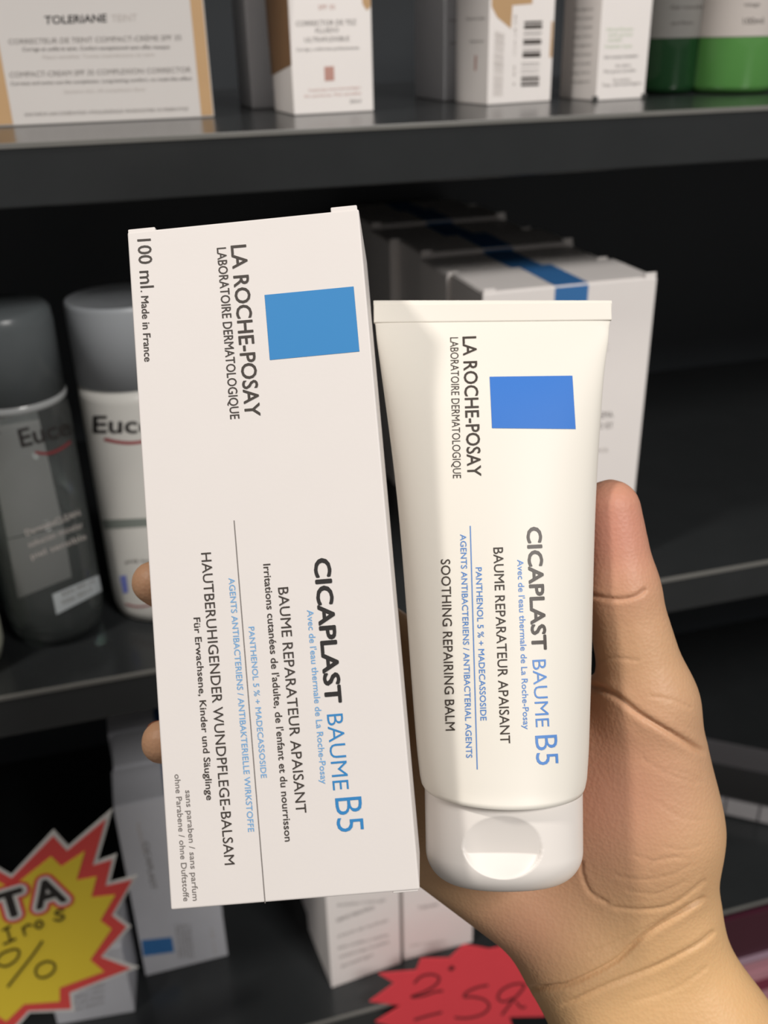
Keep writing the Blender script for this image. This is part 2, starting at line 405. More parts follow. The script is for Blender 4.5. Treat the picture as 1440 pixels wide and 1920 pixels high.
link('collar', lathe('collar', [(r*0.97, 0.1545), (r*1.0, 0.1555), (r*1.0, 0.1580), (r*0.97, 0.159)], 96, cap0=False, cap1=False), t, mat('bright_collar', (150, 152, 152), 0.15, 0.03))
link('cap', lathe('cap', [(r*0.985, 0.159), (r*0.985, 0.200), (r*0.96, 0.2065), (r*0.88, 0.209), (r*0.2, 0.2095)], 96), t, SMOKE)
wb = Wrap(body)
FILM = mat('frosted_label', (128, 130, 128), 0.5, 0.05, alpha=0.75)
wb.quad([(-30, 790), (70, 772), (118, 985), (128, 1090), (20, 1124)][:3]+[(14, 1010)], FILM, 'label')
wb.quad([(14, 1012), (119, 988), (134, 1082), (34, 1122)], FILM, 'label')
for k, tx in enumerate(('DermatoCLEAN', 'solución micelar', 'piel sensible')):
    wb.text(tx, (50+k*5, 1004+k*22), (150+k*6, 966+k*22), 11, PALEINK, lift=0.0004)
wb.quad([(98, 1114), (184, 1078), (190, 1108), (106, 1152)], mat('sticker', (188, 194, 196), 0.5), 'sticker', 0.0003)
wb.text('EAN 400 ml', (118, 1118), (176, 1092), 8, GREYINK, lift=0.0005); wb.text('lote 2017', (118, 1132), (174, 1108), 8, GREYINK, lift=0.0005)
wb.text('Eucerin', (41, 838), (190, 800), 33, BLACK, 0.02, lift=0.0003)
wb.stroke([(66, 848), (90, 850), (112, 842), (132, 828)], 5, mat('dark_red_ink', (120, 40, 44), 0.5), 'swoosh', 0.0003)

t = thing('lotion_bottle', 'opaque white lotion bottle with pale grey cap beside the clear bottle', 'bottle', base(0.0040, 0.5805, LO)); bpy.context.view_layer.update()
r = 0.0318
WHITEB = mat('lotion_white', (206, 204, 198), 0.35, 0.02)
body = link('body', lathe('body', [(r*0.80, 0.0004), (r*0.93, 0.002), (r*0.985, 0.008), (r, 0.016), (r, 0.150), (r*0.985, 0.157)], 96), t, WHITEB)
link('cap', lathe('cap', [(r*1.0, 0.1585), (r*1.0, 0.2035), (r*0.985, 0.206), (r*0.94, 0.2065), (r*0.88, 0.2035), (r*0.1, 0.203)], 96), t, mat('pale_grey_cap', (158, 162, 166), 0.4, 0.03))
link('seam_ring', lathe('seam_ring', [(r*0.96, 0.1568), (r*0.97, 0.1588)], 96, cap0=False, cap1=False), t, mat('bright_ring', (225, 225, 222), 0.3))
wb = Wrap(body)
wb.text('Eucerin', (176, 811), (352, 812), 31, BLACK, 0.02, lift=0.0003)
wb.stroke([(196, 823), (225, 829), (260, 829), (330, 815)], 6, mat('red_swoosh', (150, 62, 66), 0.5), 'swoosh', 0.0003)
wb.quad([(191, 975), (300, 970), (304, 985), (195, 992)], mat('green_grey_band', (120, 126, 120), 0.5), 'band', 0.0003)
wb.quad([(225, 1080), (237, 1078), (241, 1110), (232, 1113)], mat('blue_patch', (110, 120, 190), 0.5), 'print', 0.0003)
wb.text('pH5 loción', (236, 1056), (300, 1052), 6, INK, lift=0.0003)
wb.stroke([(236, 1132), (262, 1137), (300, 1130)], 3, MATS['red_swoosh'], 'print', 0.0003)

t = thing('lotion_bottle', 'white rounded bottle half out of view, left of the clear bottle', 'bottle', base(-0.1225, 0.5445, LO)); bpy.context.view_layer.update()
r = 0.0285
link('body', lathe('body', [(r*0.72, 0.0004), (r*0.90, 0.003), (r*0.99, 0.012), (r, 0.024), (r*0.95, 0.060), (r*0.90, 0.10), (r*0.7, 0.135), (r*0.45, 0.142)], 64), t, mat('ivory_plastic', (212, 214, 196), 0.35))
link('cap', lathe('cap', [(r*0.5, 0.142), (r*0.5, 0.168), (r*0.44, 0.171)], 48), t, PLASTIC)

# ------------------------------------------------------------------ bottom shelf
# cartons with a blue square lying at left, in a short file
for i in range(4):
    a = onZ(272, 1828, TH); x = a[0]+0.0345+0.0015*math.sin(i*2.1); y = 0.583+0.021+i*0.0435
    t = carton('carton', ['white carton with small blue square, front of its file behind the yellow star', 'white carton right behind the one with small blue square',
               'white carton third in the file behind the yellow star', 'white carton last in the file behind the yellow star'][i],
               x, y, TH, 0.068, 0.042, 0.183, 0.0, m=mat('bluish_card', (205, 206, 212), 0.4), group='file of cartons behind the yellow star')
    link('blue_stripe', box_mesh('blue_stripe', 0.004, 0.024, -0.020, 0.020, 0.1835, 0.1839, 0), t, mat('navy_stripe', (50, 84, 132), 0.45))
    if i == 0:
        f = front(t, 0.042)
        f.poly([(265, 1763), (322, 1757), (327, 1785), (269, 1793)], SOFTBLUE, 'blue_square')
        for k in range(5): f.text(['LABORATOIRE', 'DERMATOLOGIQUE', 'CREMA', 'LABIOS', 'reparadora'][k], (328+k*6.5, 1734), (335+k*6.5, 1796), 4, GREYINK)
        f.text('CICAPLAST', (268, 1580), (284, 1668), 10, GREYINK, 0.01); f.text('labios', (256, 1545), (268, 1600), 7, PALEINK)
        f.text('10 ml', (394, 1742), (402, 1788), 5, PALEINK)
t, wd = corner_carton('carton', 'white carton with grey print peeping out below the yellow star', (108, 1922), (253, 1897), TH, 0.050, 0.075, m=MATS['bluish_card'])
f = front(t, 0.050)
for k in range(4): f.text(['Modo de empleo', 'aplicar sobre', 'la piel limpia', 'uso externo'][k], (140, 1862+k*11), (196, 1848+k*11), 6, GREYINK)
# leaflet cartons in the middle
ct = [((622, 1853), (752, 1806), 'white carton with lines of grey print standing below the held carton'), ((757, 1801), (886, 1767), 'white carton nearly hidden between printed carton and the hand')]
for i, (pl, pr, lb) in enumerate(ct):
    t, wd = corner_carton('carton', lb, pl, pr, TH, 0.062, 0.150)
    f = front(t, 0.062)
    if i == 0:
        f.text('DERMO PEDIATRICS', (632, 1729), (702, 1704), 6, INK)
        for k, (a, b) in enumerate((((632, 1700), (722, 1690)), ((634, 1758), (728, 1727)), ((634, 1780), (728, 1755)), ((636, 1797), (730, 1768)), ((640, 1815), (700, 1792)))):
            f.text(['Anthelios crema gel', 'protección solar muy alta para', 'pieles sensibles y reactivas', 'resistente al agua, sin perfume', 'dermatólogos'][k], a, b, 5.5, GREYINK)
    else:
        f.text('Toleriane', (785, 1706), (822, 1698), 7, GREYINK); f.text('pieles intolerantes', (770, 1775), (835, 1765), 5, PALEINK)
t = carton('carton', 'white carton pushed in behind the one with lines of print', 0.1150, 0.634, TH, 0.060, 0.062, 0.146, 0.08)

# low open tray at right, turned on the shelf
a = onZ(1328, 1523, TH); b = onZ(1445, 1549, TH); d = b-a; yw = math.atan2(d[1], d[0])
t = thing('display_tray', 'low open tray with printed label strip on the bottom shelf beside the wrist', 'tray', base(a[0]-0.10*math.cos(yw)*0.2, a[1]-0.10*math.sin(yw)*0.2, TH, yw))
TRD = mat('tray_dark', (40, 40, 40), 0.5); TRG = mat('tray_grey', (92, 90, 92), 0.45)
link('base', box_mesh('base', 0, 0.16, 0.0, 0.075, 0.0003, 0.002, 0.0002), t, TRD)
link('front_wall', box_mesh('front_wall', 0, 0.16, 0.0, 0.002, 0.002, 0.022, 0.0003), t, TRG)
link('back_wall', box_mesh('back_wall', 0, 0.16, 0.073, 0.075, 0.002, 0.030, 0.0003), t, TRG)
link('end_wall', box_mesh('end_wall', 0, 0.002, 0.002, 0.073, 0.002, 0.022, 0.0003), t, TRG)
link('end_wall', box_mesh('end_wall', 0.158, 0.16, 0.002, 0.073, 0.002, 0.022, 0.0003), t, TRG)
for k in range(5):
    link('price_label', box_mesh('price_label', 0.004+k*0.031, 0.033+k*0.031, -0.0006, 0.0, 0.003, 0.0215, 0.0001), t, mat('label_strip', (168, 165, 166), 0.4, 0.06, 120))

# wine-coloured rail under the bottom shelf and the pink carton beneath
t = thing('price_rail', 'dark wine-red plastic rail clipped to the bottom shelf edge beside the wrist', 'rail', base(0.60, 0.4935, -0.760))
link('body', box_mesh('body', -0.19, 0.19, 0.0, 0.0050, 0.004, 0.060, 0.0006), t, mat('wine_plastic', (66, 26, 40), 0.3, 0.1, 20))
link('lip', box_mesh('lip', -0.19, 0.19, -0.004, 0.004, 0.0, 0.004, 0.0006), t, mat('lilac_lip', (150, 126, 140), 0.35))
t = carton('carton', 'pink and wine striped carton on the lowest shelf beneath the wine-red rail', 0.56, 0.566, FO, 0.20, 0.115, 0.245, 0.0, m=mat('pink_card', (196, 140, 150), 0.45))
link('stripe', box_mesh('stripe', -0.099, 0.099, -0.0579, -0.0573, 0.215, 0.232, 0), t, mat('wine_band', (128, 50, 70), 0.45))
link('stripe', box_mesh('stripe', -0.099, 0.099, -0.0579, -0.0573, 0.16, 0.19, 0), t, MATS['wine_band'])

# ------------------------------------------------------------------ star-shaped price cards on the bottom shelf edge
def star(name, label, layers, Y, cat='sign'):
    pts0 = [onY(*p, Y) for p in layers[0][0]]
    c = np.mean(pts0, axis=0); zb = min(p[2] for p in pts0)
    t = thing(name, label, cat, base(c[0], Y, zb)); bpy.context.view_layer.update()
    pl = Plane(t, (0, Y, 0), (0, -1, 0))
    for i, (pts, m, nm) in enumerate(layers):
        bm = bmesh.new(); fr = [bm.verts.new(pl.at(*p, 0.0003*i)) for p in pts]; bk = [bm.verts.new(Vector(v.co)+Vector((0, 0.0008 if i == 0 else 0.00025, 0))) for v in fr]
        n = len(fr); bm.faces.new(fr); bm.faces.new(bk[::-1])
        for k in range(n): bm.faces.new((fr[(k+1) % n], fr[k], bk[k], bk[(k+1) % n]))
        bmesh.ops.recalc_face_normals(bm, faces=bm.faces[:]); bmesh.ops.triangulate(bm, faces=bm.faces[:])
        me = bpy.data.meshes.new(nm); bm.to_mesh(me); bm.free(); link(nm, me, t, m)
    return t, pl
SW = mat('star_white', (214, 212, 208), 0.5); SR = mat('star_red', (222, 76, 72), 0.45); SY = mat('star_yellow', (232, 204, 58), 0.45, 0.04, 20)
outer = [(22, 1641), (101, 1556), (129, 1587), (211, 1517), (183, 1615), (219, 1602), (206, 1655), (258, 1641), (216, 1714), (246, 1737), (195, 1793), (260, 1814), (136, 1864), (140, 1896), (56, 1899), (20, 1940),
         (-45, 1915), (-110, 1985), (-150, 1905), (-250, 1930), (-235, 1850), (-330, 1800), (-255, 1740), (-340, 1670), (-245, 1655), (-255, 1560), (-160, 1610), (-105, 1520), (-50, 1600)]
yel = [(20, 1666), (96, 1606), (115, 1625), (159, 1596), (143, 1651), (181, 1644), (171, 1683), (216, 1678), (188, 1726), (209, 1742), (169, 1800), (195, 1822), (112, 1852), (112, 1878), (45, 1883), (12, 1915)]
for p in outer[16:]: yel.append((-45+(p[0]+45)*0.80, 1740+(p[1]-1740)*0.80))
redl = [(a[0]*0.76+b[0]*0.24, a[1]*0.76+b[1]*0.24) for a, b in zip(outer, yel)]
t, pl = star('price_star', 'yellow and red starburst offer card with white rim on the shelf edge', [(outer, SW, 'card'), (redl, SR, 'red_border'), (yel, SY, 'yellow_face')], 0.494)
for off, m, lf in ((0.20, SR, 0.0009), (0.12, SW, 0.0012), (0.035, BLACK, 0.0015)):
    for k, ch in enumerate('OFERTA'):
        x0, x1 = [(-272, -222), (-204, -164), (-146, -106), (-72, -26), (2, 52), (70, 124)][k]
        yb = 1724 - (x0-4)*0.30
        pl.text(ch, (x0, yb), (x1, yb-(x1-x0)*0.30), 46, m, off, lf)
PEN = mat('pen_black', (44, 36, 24), 0.4)
pl2 = pl
for st in ([(12, 1738), (20, 1766)], [(4, 1745), (20, 1736)], [(6, 1771), (30, 1760)], [(42, 1738), (47, 1755)], [(43, 1743), (52, 1734), (60, 1736)], [(66, 1738), (68, 1730), (76, 1727), (80, 1733), (74, 1740), (66, 1738)], [(120, 1706), (108, 1708), (104, 1714), (114, 1716), (120, 1719), (112, 1726), (100, 1724)],
           [(80, 1764), (62, 1790), (40, 1818), (14, 1851)], [(-8, 1802), (4, 1788), (26, 1780), (36, 1784), (30, 1800), (10, 1812), (-8, 1806)], [(66, 1822), (72, 1810), (88, 1803), (102, 1808), (100, 1822), (86, 1832), (72, 1832), (66, 1822)]):
    pl2.stroke(st, 4.2, PEN, 'handwriting', 0.0011)
SRED = mat('card_red', (232, 70, 80), 0.5, 0.05, 30)
red = [(870, 1771), (919, 1780), (960, 1772), (972, 1806), (1030, 1800), (1012, 1846), (1050, 1880), (1020, 1906), (955, 1907), (975, 1965), (915, 1950), (890, 2010), (845, 1955), (790, 1990), (790, 1940), (704, 1916), (753, 1886), (693, 1878), (740, 1844), (710, 1826), (780, 1820), (789, 1798), (843, 1797)]
t, pl = star('price_star', 'bright red star-edged price card with handwritten figures on the shelf edge', [(red, SRED, 'card')], 0.4935)
PENR = mat('pen_maroon', (96, 28, 34), 0.4)
def z4(*p): return [(540+a*0.3611, 1640+b*0.3611) for a, b in p]
for st in (z4((655, 565), (690, 530), (745, 518), (785, 535), (770, 570), (715, 605), (640, 635), (700, 630), (760, 610), (805, 603)), z4((835, 495), (850, 478), (860, 485), (843, 497)),
           z4((1040, 575), (985, 585), (930, 610), (915, 635), (960, 635), (1020, 650), (1045, 685), (1010, 725), (930, 745), (865, 742)),
           z4((1175, 640), (1120, 660), (1090, 640), (1110, 600), (1170, 570), (1225, 570), (1215, 600), (1175, 645), (1140, 690), (1110, 730)), z4((1185, 660), (1210, 690), (1235, 685)), z4((655, 755), (720, 735), (800, 715))):
    pl.stroke(st, 4.0, PENR, 'handwriting', 0.0003)

# ------------------------------------------------------------------ held carton
q = [(234, 436), (668, 392), (792, 1668), (325, 1706)]
Rr = [np.array([(a-720)/F, (b-960)/F, 1.0]) for a, b in q]
_, _, vt = np.linalg.svd(np.column_stack([Rr[0], -Rr[1], Rr[2], -Rr[3]])); zz = vt[-1]/vt[-1].mean()
P = [zz[i]*Rr[i] for i in range(4)]
CW = 0.060; scl = CW/np.linalg.norm(((P[1]-P[0])+(P[2]-P[3]))/2); P = [p*scl for p in P]
u_ = (P[1]-P[0])+(P[2]-P[3]); v_ = (P[3]-P[0])+(P[2]-P[1]); CH = np.linalg.norm(v_)/2
u_ /= np.linalg.norm(u_); v_ -= u_*(v_ @ u_); v_ /= np.linalg.norm(v_); n_ = np.cross(u_, v_)
cen = sum(P)/4; CD = 0.038
def frame(o, ex, ey, ez):
    A = np.eye(4); A[:3, 0] = M @ ex; A[:3, 1] = M @ ey; A[:3, 2] = M @ ez; A[:3, 3] = M @ o; return Matrix(A.tolist())
Tc = frame(cen + v_*CH/2 + n_*CD/2, u_, n_, -v_)
ca = thing('carton', 'tall white carton with blue square and upright lettering held beside the tube', 'box', Tc); bpy.context.view_layer.update()
link('body', box_mesh('body', -CW/2, CW/2, -CD/2, CD/2, 0, CH, 0.00045, 3), ca, CARD)
for x0, x1, h in ((-CW/2+0.0001, -CW/2+0.0072, 0.0009), (CW/2-0.0072, CW/2-0.0004, 0.0013)):
    link('top_flap', box_mesh('top_flap', x0, x1, -CD/2+0.0003, CD/2-0.0003, CH-0.0004, CH+h, 0.0003), ca, CARD)
link('tuck_flap', box_mesh('tuck_flap', -CW/2+0.008, CW/2-0.008, -CD/2+0.001, CD/2-0.001, CH-0.0002, CH+0.0003, 0.0001), ca, CARD)
link('bottom_flap', box_mesh('bottom_flap', CW/2-0.0065, CW/2-0.0004, -CD/2+0.0003, CD/2-0.0003, -0.0004, 0.0004, 0.0002), ca, CARD)
cf = Plane(ca, M @ cen, M @ n_)
cf.poly([(496, 553), (663, 537), (674, 659), (506, 675)], BLUE, 'blue_square')
K = 0.0
for s_, a, b, c, m, o in (
    ('100 ml', (257.5, 449), (263.5, 540), 25, INK, 0.006), ('. Made in France', (264, 545), (271, 678), 13.5, INK, 0.012),
    ('LA ROCHE-POSAY', (433, 461), (460, 781), 28, INK, 0.014), ('LABORATOIRE DERMATOLOGIQUE', (406.6, 465), (432, 786), 17, INK, 0.008),
    ('CICAPLAST', (589, 1049), (611, 1318), 29, BLACK, 0.032), ('BAUME', (612.7, 1340), (624.5, 1482), 30, BLUE, -0.006), ('B5', (627.8, 1497), (633, 1561), 50, BLUE, -0.006),
    ("Avec de l'eau thermale de La Roche-Posay", (575.8, 1144), (602, 1470), 11.5, BLUEL, 0.006), ('BAUME REPARATEUR APAISANT', (521.3, 1102), (555.5, 1525), 19, INK, 0.003),
    ("Irritations cutanées de l'adulte, de l'enfant et du nourrisson", (493.7, 1058), (534.5, 1578), 13, INK, 0.012), ('PANTHENOL 5 % + MADECASSOSIDE', (466, 1175.5), (489.7, 1459), 10.5, BLUEL, 0.004),
    ('AGENTS ANTIBACTERIENS / ANTIBAKTERIELLE WIRKSTOFFE', (428.7, 1084), (465.5, 1560), 11, BLUEL, 0.004), ('HAUTBERUHIGENDER WUNDPFLEGE-BALSAM', (377, 1037), (421.5, 1622), 18.5, INK, 0.003),
    ('Für Erwachsene, Kinder und Säuglinge', (363, 1158.5), (387.5, 1500.5), 12, INK, 0.012), ('sans paraben / sans parfum', (347.5, 1482), (361.7, 1689), 10.5, GREYINK, 0.006), ('ohne Parabene / ohne Duftstoffe', (327.2, 1452), (344.2, 1690), 10.5, GREYINK, 0.006)):
    cf.text(s_, a, b, c, m, o)
cf.poly([(438.0, 975.7), (439.8, 975.7), (498, 1693.5), (496.2, 1693.5)], GREYINK, 'rule')

# ------------------------------------------------------------------ held tube
def solve_b(a, Pm):
    lo, hi = 0.0003, a
    for _ in range(40):
        b = (lo+hi)/2; h = ((a-b)/(a+b))**2; p = math.pi*(a+b)*(1+3*h/(10+math.sqrt(4-3*h)))
        if p < Pm: lo = b
        else: hi = b
    return b
prof = [(564, 700, 1147), (570, 700, 1147.5), (600, 702, 1145), (606, 703, 1143), (612, 704, 1142.5), (640, 706.5, 1140.5), (700, 715, 1132), (780, 726, 1126), (880, 739, 1119), (960, 747.5, 1115), (1100, 759, 1110.5), (1250, 769.5, 1107), (1400, 781, 1102), (1452, 787, 1098), (1466, 790, 1095), (1474, 795, 1091)]
def zax(y): return 0.279 - 0.011*(y-564)/(1474-564)
ys = []; 
for i in range(len(prof)-1):
    n = max(1, int((prof[i+1][0]-prof[i][0])/12)); ys += [prof[i][0]+(prof[i+1][0]-prof[i][0])*k/n for k in range(n)]
ys.append(1474)
T0 = cm(945, 1648, 0.2665); top0 = cm(923.5, 564, 0.279)
ez = top0-T0; ez /= np.linalg.norm(ez); ex = np.array([1.0, 0, 0]); ex -= ez*(ex @ ez); ex /= np.linalg.norm(ex); ey = np.cross(ez, ex)
Tt = frame(T0, ex, ey, ez); Ti = np.array(Tt.inverted())
tb = thing('cream_tube', 'white squeeze tube with blue square and flip cap held beside the carton', 'tube', Tt); bpy.context.view_layer.update()
def loc(c): return (Ti @ np.append(M @ c, 1))[:3]
NT = 128; V = []; Fc = []
ya_ = np.array(ys); A_ = []; B_ = []; C_ = []
for y in ys:
    xl = np.interp(y, [p[0] for p in prof], [p[1] for p in prof]); xr = np.interp(y, [p[0] for p in prof], [p[2] for p in prof])
    z = zax(y); a = (xr-xl)/2/F*z; bb = solve_b(a, 0.1365)
    if y <= 606: bb = 0.0006
    else: bb = min(bb, 0.0006 + 0.0085*max(0, min(1, (y-606)/154))**0.8 + max(0, (y-700))*0.00002)
    A_.append(a); B_.append(bb); C_.append((xl+xr)/2)
def soft(v, sg):                                  # smooth along the tube, ends kept
    v = np.array(v); o = v.copy()
    for i, y in enumerate(ys):
        sgi = min(sg, abs(y-606)*0.35, abs(1474-y)*0.35)
        if y > 606 and sgi > 4:
            w_ = np.exp(-((ya_-y)/sgi)**2)*(ya_ > 606)*np.gradient(ya_); o[i] = (w_*v).sum()/w_.sum()
    return o
A_ = soft(A_, 60); B_ = soft(B_, 110); C_ = soft(C_, 60)
for i, y in enumerate(ys):
    a, bb = A_[i], B_[i]; c0 = cm(C_[i], y, zax(y))
    for k in range(NT):
        th = 2*math.pi*k/NT; ct_, st_ = math.cos(th), math.sin(th)
        x = a*ct_; dz = bb*st_
        if y <= 606: x = a*np.sign(ct_)*abs(ct_)**0.35; dz = bb*np.sign(st_)*abs(st_)**0.35
        V.append(loc(c0 + np.array([x, 0, dz])))
for i in range(len(ys)-1):
    for k in range(NT):
        k2 = (k+1) % NT; Fc.append((i*NT+k, (i+1)*NT+k, (i+1)*NT+k2, i*NT+k2))
Fc.append(tuple(range(NT))); Fc.append(tuple((len(ys)-1)*NT+k for k in range(NT-1, -1, -1)))
tbody = link('body', mesh('body', V, Fc, True), tb, PLASTIC)
# crimped seam: a proud flat strip along the top
sx = 0.0341
seam = link('crimp_seam', box_mesh('crimp_seam', -sx, sx, -0.0009, 0.0009, 0.0, 0.0053, 0.0003), tb, PLASTIC)
sp = loc(cm(923.5, 604, zax(604))); seam.location = (float(sp[0]), float(sp[1]), float(sp[2]))
# flip cap
V = []; Fc = []; yt = 1471; NA = 220; NZ = 120
ztop = loc(cm(944, 1473, 0.268))[2]; zbot = 0.0
ac, bc = 0.0216, 0.0185; rf = 0.0085
sh = loc(cm(943, 1473, 0.268))
def cap_pt(th, s):
    # s: 0 top .. 1 wall end .. 2 bottom fillet end
    if s <= 1: z = ztop + (rf-ztop)*s; ins = 0.0
    else:
        a = (s-1)*math.pi/2; z = rf*(1-math.sin(a)); ins = rf*0.95*(1-math.cos(a))
    taper = 1.0 - 0.012*(ztop-z)/ztop
    ca_, sa_ = math.cos(th), math.sin(th); e = 0.92
    x = (ac*taper-ins)*np.sign(ca_)*abs(ca_)**e; y = (bc*taper-ins)*np.sign(sa_)*abs(sa_)**e
    cx = sh[0]*(z/ztop); cy = sh[1]*(z/ztop)
    return np.array([cx+x, cy+y, z])
ic = loc(cm(944, 1590, 0.2490)); irx, irz = 74/F*0.2490, 59/F*0.2490
for i in range(NZ+1):
    s = i/NZ*2.0
    for k in range(NA):
        th = -math.pi/2 + 2*math.pi*k/NA                 # front (towards the camera) is -Y
        th += -0.35*math.sin(2*math.pi*k/NA)*0.9         # denser at the front
        p = cap_pt(th, s)
        if p[1] < 0:
            X = (p[0]-ic[0])/irx; Z = -(p[2]-ic[2])/irz
            if abs(X) < 1:
                e = math.sqrt(1-X*X); yl = min(0.27, e*0.6)
                if -e < Z < e:
                    dpt = 0.0036*e**1.3
                    fr = (Z+e)/(yl+e) if Z < yl else (e-Z)/(e-yl)
                    p[1] += dpt*min(1, fr)**(0.85 if Z < yl else 0.7)
        V.append(p)
for i in range(NZ):
    for k in range(NA):
        k2 = (k+1) % NA; Fc.append((i*NA+k, (i+1)*NA+k, (i+1)*NA+k2, i*NA+k2))
Fc.append(tuple(range(NA))); Fc.append(tuple(NZ*NA+k for k in range(NA-1, -1, -1)))
cap = link('flip_cap', mesh('flip_cap', V, Fc, True), tb, CAPW)
tw = Wrap(tbody)
INKT = mat('tube_ink', (62, 54, 47), 0.45, 0.03); BLUEI = mat('tube_blue_ink', (86, 134, 200), 0.45, 0.02)
for s_, a, b, c, m, o in (
    ('LA ROCHE-POSAY', (867.5, 632), (877, 893), 25, INKT, 0.012), ('LABORATOIRE DERMATOLOGIQUE', (844, 633), (849.5, 897), 15, INKT, 0.0),
    ('CICAPLAST', (988, 989.5), (998, 1218), 26, INKT, 0.028), ('BAUME', (998, 1237.5), (1004.7, 1363.5), 25, BLUEI, -0.004), ('B5', (1003, 1379.5), (1006, 1435), 41, BLUEI, -0.004),
    ("Avec de l'eau thermale de La Roche-Posay", (970, 1049.7), (981.5, 1367.5), 11, BLUEI, 0.006), ('BAUME REPARATEUR APAISANT', (925, 1027), (938.5, 1394), 18, INKT, 0.004),
    ('PANTHENOL 5 % + MADECASSOSIDE', (892, 1064), (901.3, 1351), 11, BLUEI, 0.006), ('AGENTS ANTIBACTERIENS / ANTIBACTERIAL AGENTS', (863, 1002), (874.6, 1421), 11, BLUEI, 0.004), ('SOOTHING REPAIRING BALM', (827, 1049), (836.4, 1370), 17, INKT, 0.004)):
    tw.text(s_, a, b, c, m, o, 0.00012)
tw.stroke([(881.8, 986), (895, 1442.6)], 1.8, BLUEI, 'rule', 0.00012)
tw.quad([(918, 706.7), (1073, 704.6), (1079, 804.6), (922.5, 803)], BLUET, 'blue_square', 0.00012)

# ------------------------------------------------------------------ the hand: one continuous surface grown from a signed distance field
H = 0.0011
lo = np.array([-0.078, -0.014, 0.232]); hi = np.array([0.285, 0.440, 0.338])
dims = np.ceil((hi-lo)/H).astype(int)
gx, gy, gz = [lo[i]+H*np.arange(dims[i]) for i in range(3)]
field = np.full(dims, 0.05, np.float32)
def smin(a, b, k):
    h = np.maximum(k-np.abs(a-b), 0)/k; return np.minimum(a, b)-h*h*k*0.25
def add(fn, bmin, bmax, k):
    i0 = np.maximum(((bmin-lo-k*1.5)/H).astype(int), 0); i1 = np.minimum(((bmax-lo+k*1.5)/H).astype(int)+2, dims)
    if (i1 <= i0).any(): return
    sl = tuple(slice(a, b) for a, b in zip(i0, i1))
    X = gx[sl[0]][:, None, None].astype(np.float32); Y = gy[sl[1]][None, :, None].astype(np.float32); Z = gz[sl[2]][None, None, :].astype(np.float32)
    field[sl] = smin(field[sl], fn(X, Y, Z).astype(np.float32), k)
def cone(a, ra, b, rb, k=0.005):
    a = np.array(a); b = np.array(b); ab = b-a; L2 = ab @ ab
    def fn(X, Y, Z):
        px, py, pz = X-a[0], Y-a[1], Z-a[2]
        t = np.clip((px*ab[0]+py*ab[1]+pz*ab[2])/L2, 0, 1)
        return np.sqrt((px-t*ab[0])**2+(py-t*ab[1])**2+(pz-t*ab[2])**2)-(ra+(rb-ra)*t)
    add(fn, np.minimum(a-ra, b-rb), np.maximum(a+ra, b+rb), k)
def ell(c, r, k=0.008, rot=0.0):
    c = np.array(c); r = np.array(r); cr, sr = math.cos(rot), math.sin(rot)
    def fn(X, Y, Z):
        x, y, z = X-c[0], Y-c[1], Z-c[2]; x, y = x*cr+y*sr, -x*sr+y*cr
        q0 = np.sqrt((x/r[0])**2+(y/r[1])**2+(z/r[2])**2); q1 = np.sqrt((x/r[0]**2)**2+(y/r[1]**2)**2+(z/r[2]**2)**2)
        return q0*(q0-1)/np.maximum(q1, 1e-6)
    m_ = r.max(); add(fn, c-m_, c+m_, k)
def mm(*v): return [x/1000.0 for x in v]
# forearm and wrist
cone(cm(1090, 1815, .305), .0165, cm(1200, 2040, .300), .0185, .012); cone(cm(1243, 1738, .304), .0160, cm(1345, 1962, .300), .0180, .012)
cone(cm(1200, 2040, .300), .0185, cm(1420, 2420, .290), .024, .012); cone(cm(1345, 1962, .300), .0180, cm(1620, 2330, .290), .023, .012)
cone(cm(1420, 2420, .290), .024, [0.193, 0.400, 0.268], .030, .012); cone(cm(1620, 2330, .290), .023, [0.230, 0.385, 0.268], .029, .012)
cone(cm(1165, 1776, .306), .0175, cm(1290, 2030, .302), .020, .014)
# palm
cone(cm(1085, 1755, .304), .0170, cm(815, 1588, .307), .0125, .012)
cone(cm(1120, 1700, .309), .0165, cm(760, 1470, .312), .0125, .012)
cone(cm(1150, 1660, .310), .0160, cm(790, 1370, .312), .0125, .012)
cone(cm(1190, 1620, .308), .0160, cm(870, 1285, .311), .0125, .012)
# thenar and thumb
cone(cm(1240, 1690, .300), .0155, cm(1236, 1560, .296), .0165, .012)
cone(cm(1236, 1560, .296), .0165, cm(1216, 1318, .289), .0132, .010)
ell(cm(1170, 1500, .300), mm(22, 34, 17), .014, 0.15)
cone(cm(1100, 1370, .308), .0130, cm(1190, 1320, .300), .0120, .012)
cone(cm(1216, 1318, .289), .0132, cm(1164, 1105, .2865), .0107, .006)
cone(cm(1164, 1105, .2865), .0107, cm(1144, 955, .2855), .0089, .004)
# fingers
FING = [[(850, 1290, .311, 10.5), (640, 1125, .307, 8.6), (515, 1030, .300, 7.6), (425, 965, .294, 6.5)],
        [(765, 1375, .312, 10.5), (530, 1225, .307, 8.6), (390, 1146, .298, 7.6), (288, 1092, .2900, 6.6)],
        [(735, 1468, .312, 10.2), (550, 1402, .307, 8.2), (415, 1386, .296, 7.3), (306, 1391, .2850, 6.5)],
        [(775, 1565, .309, 9.6), (610, 1512, .303, 7.3), (520, 1490, .294, 6.6), (440, 1475, .287, 5.9)]]
for fg in FING:
    for i in range(3):
        a, b = fg[i], fg[i+1]; cone(cm(*a[:3]), a[3]/1000, cm(*b[:3]), b[3]/1000, .006 if i == 0 else .003)
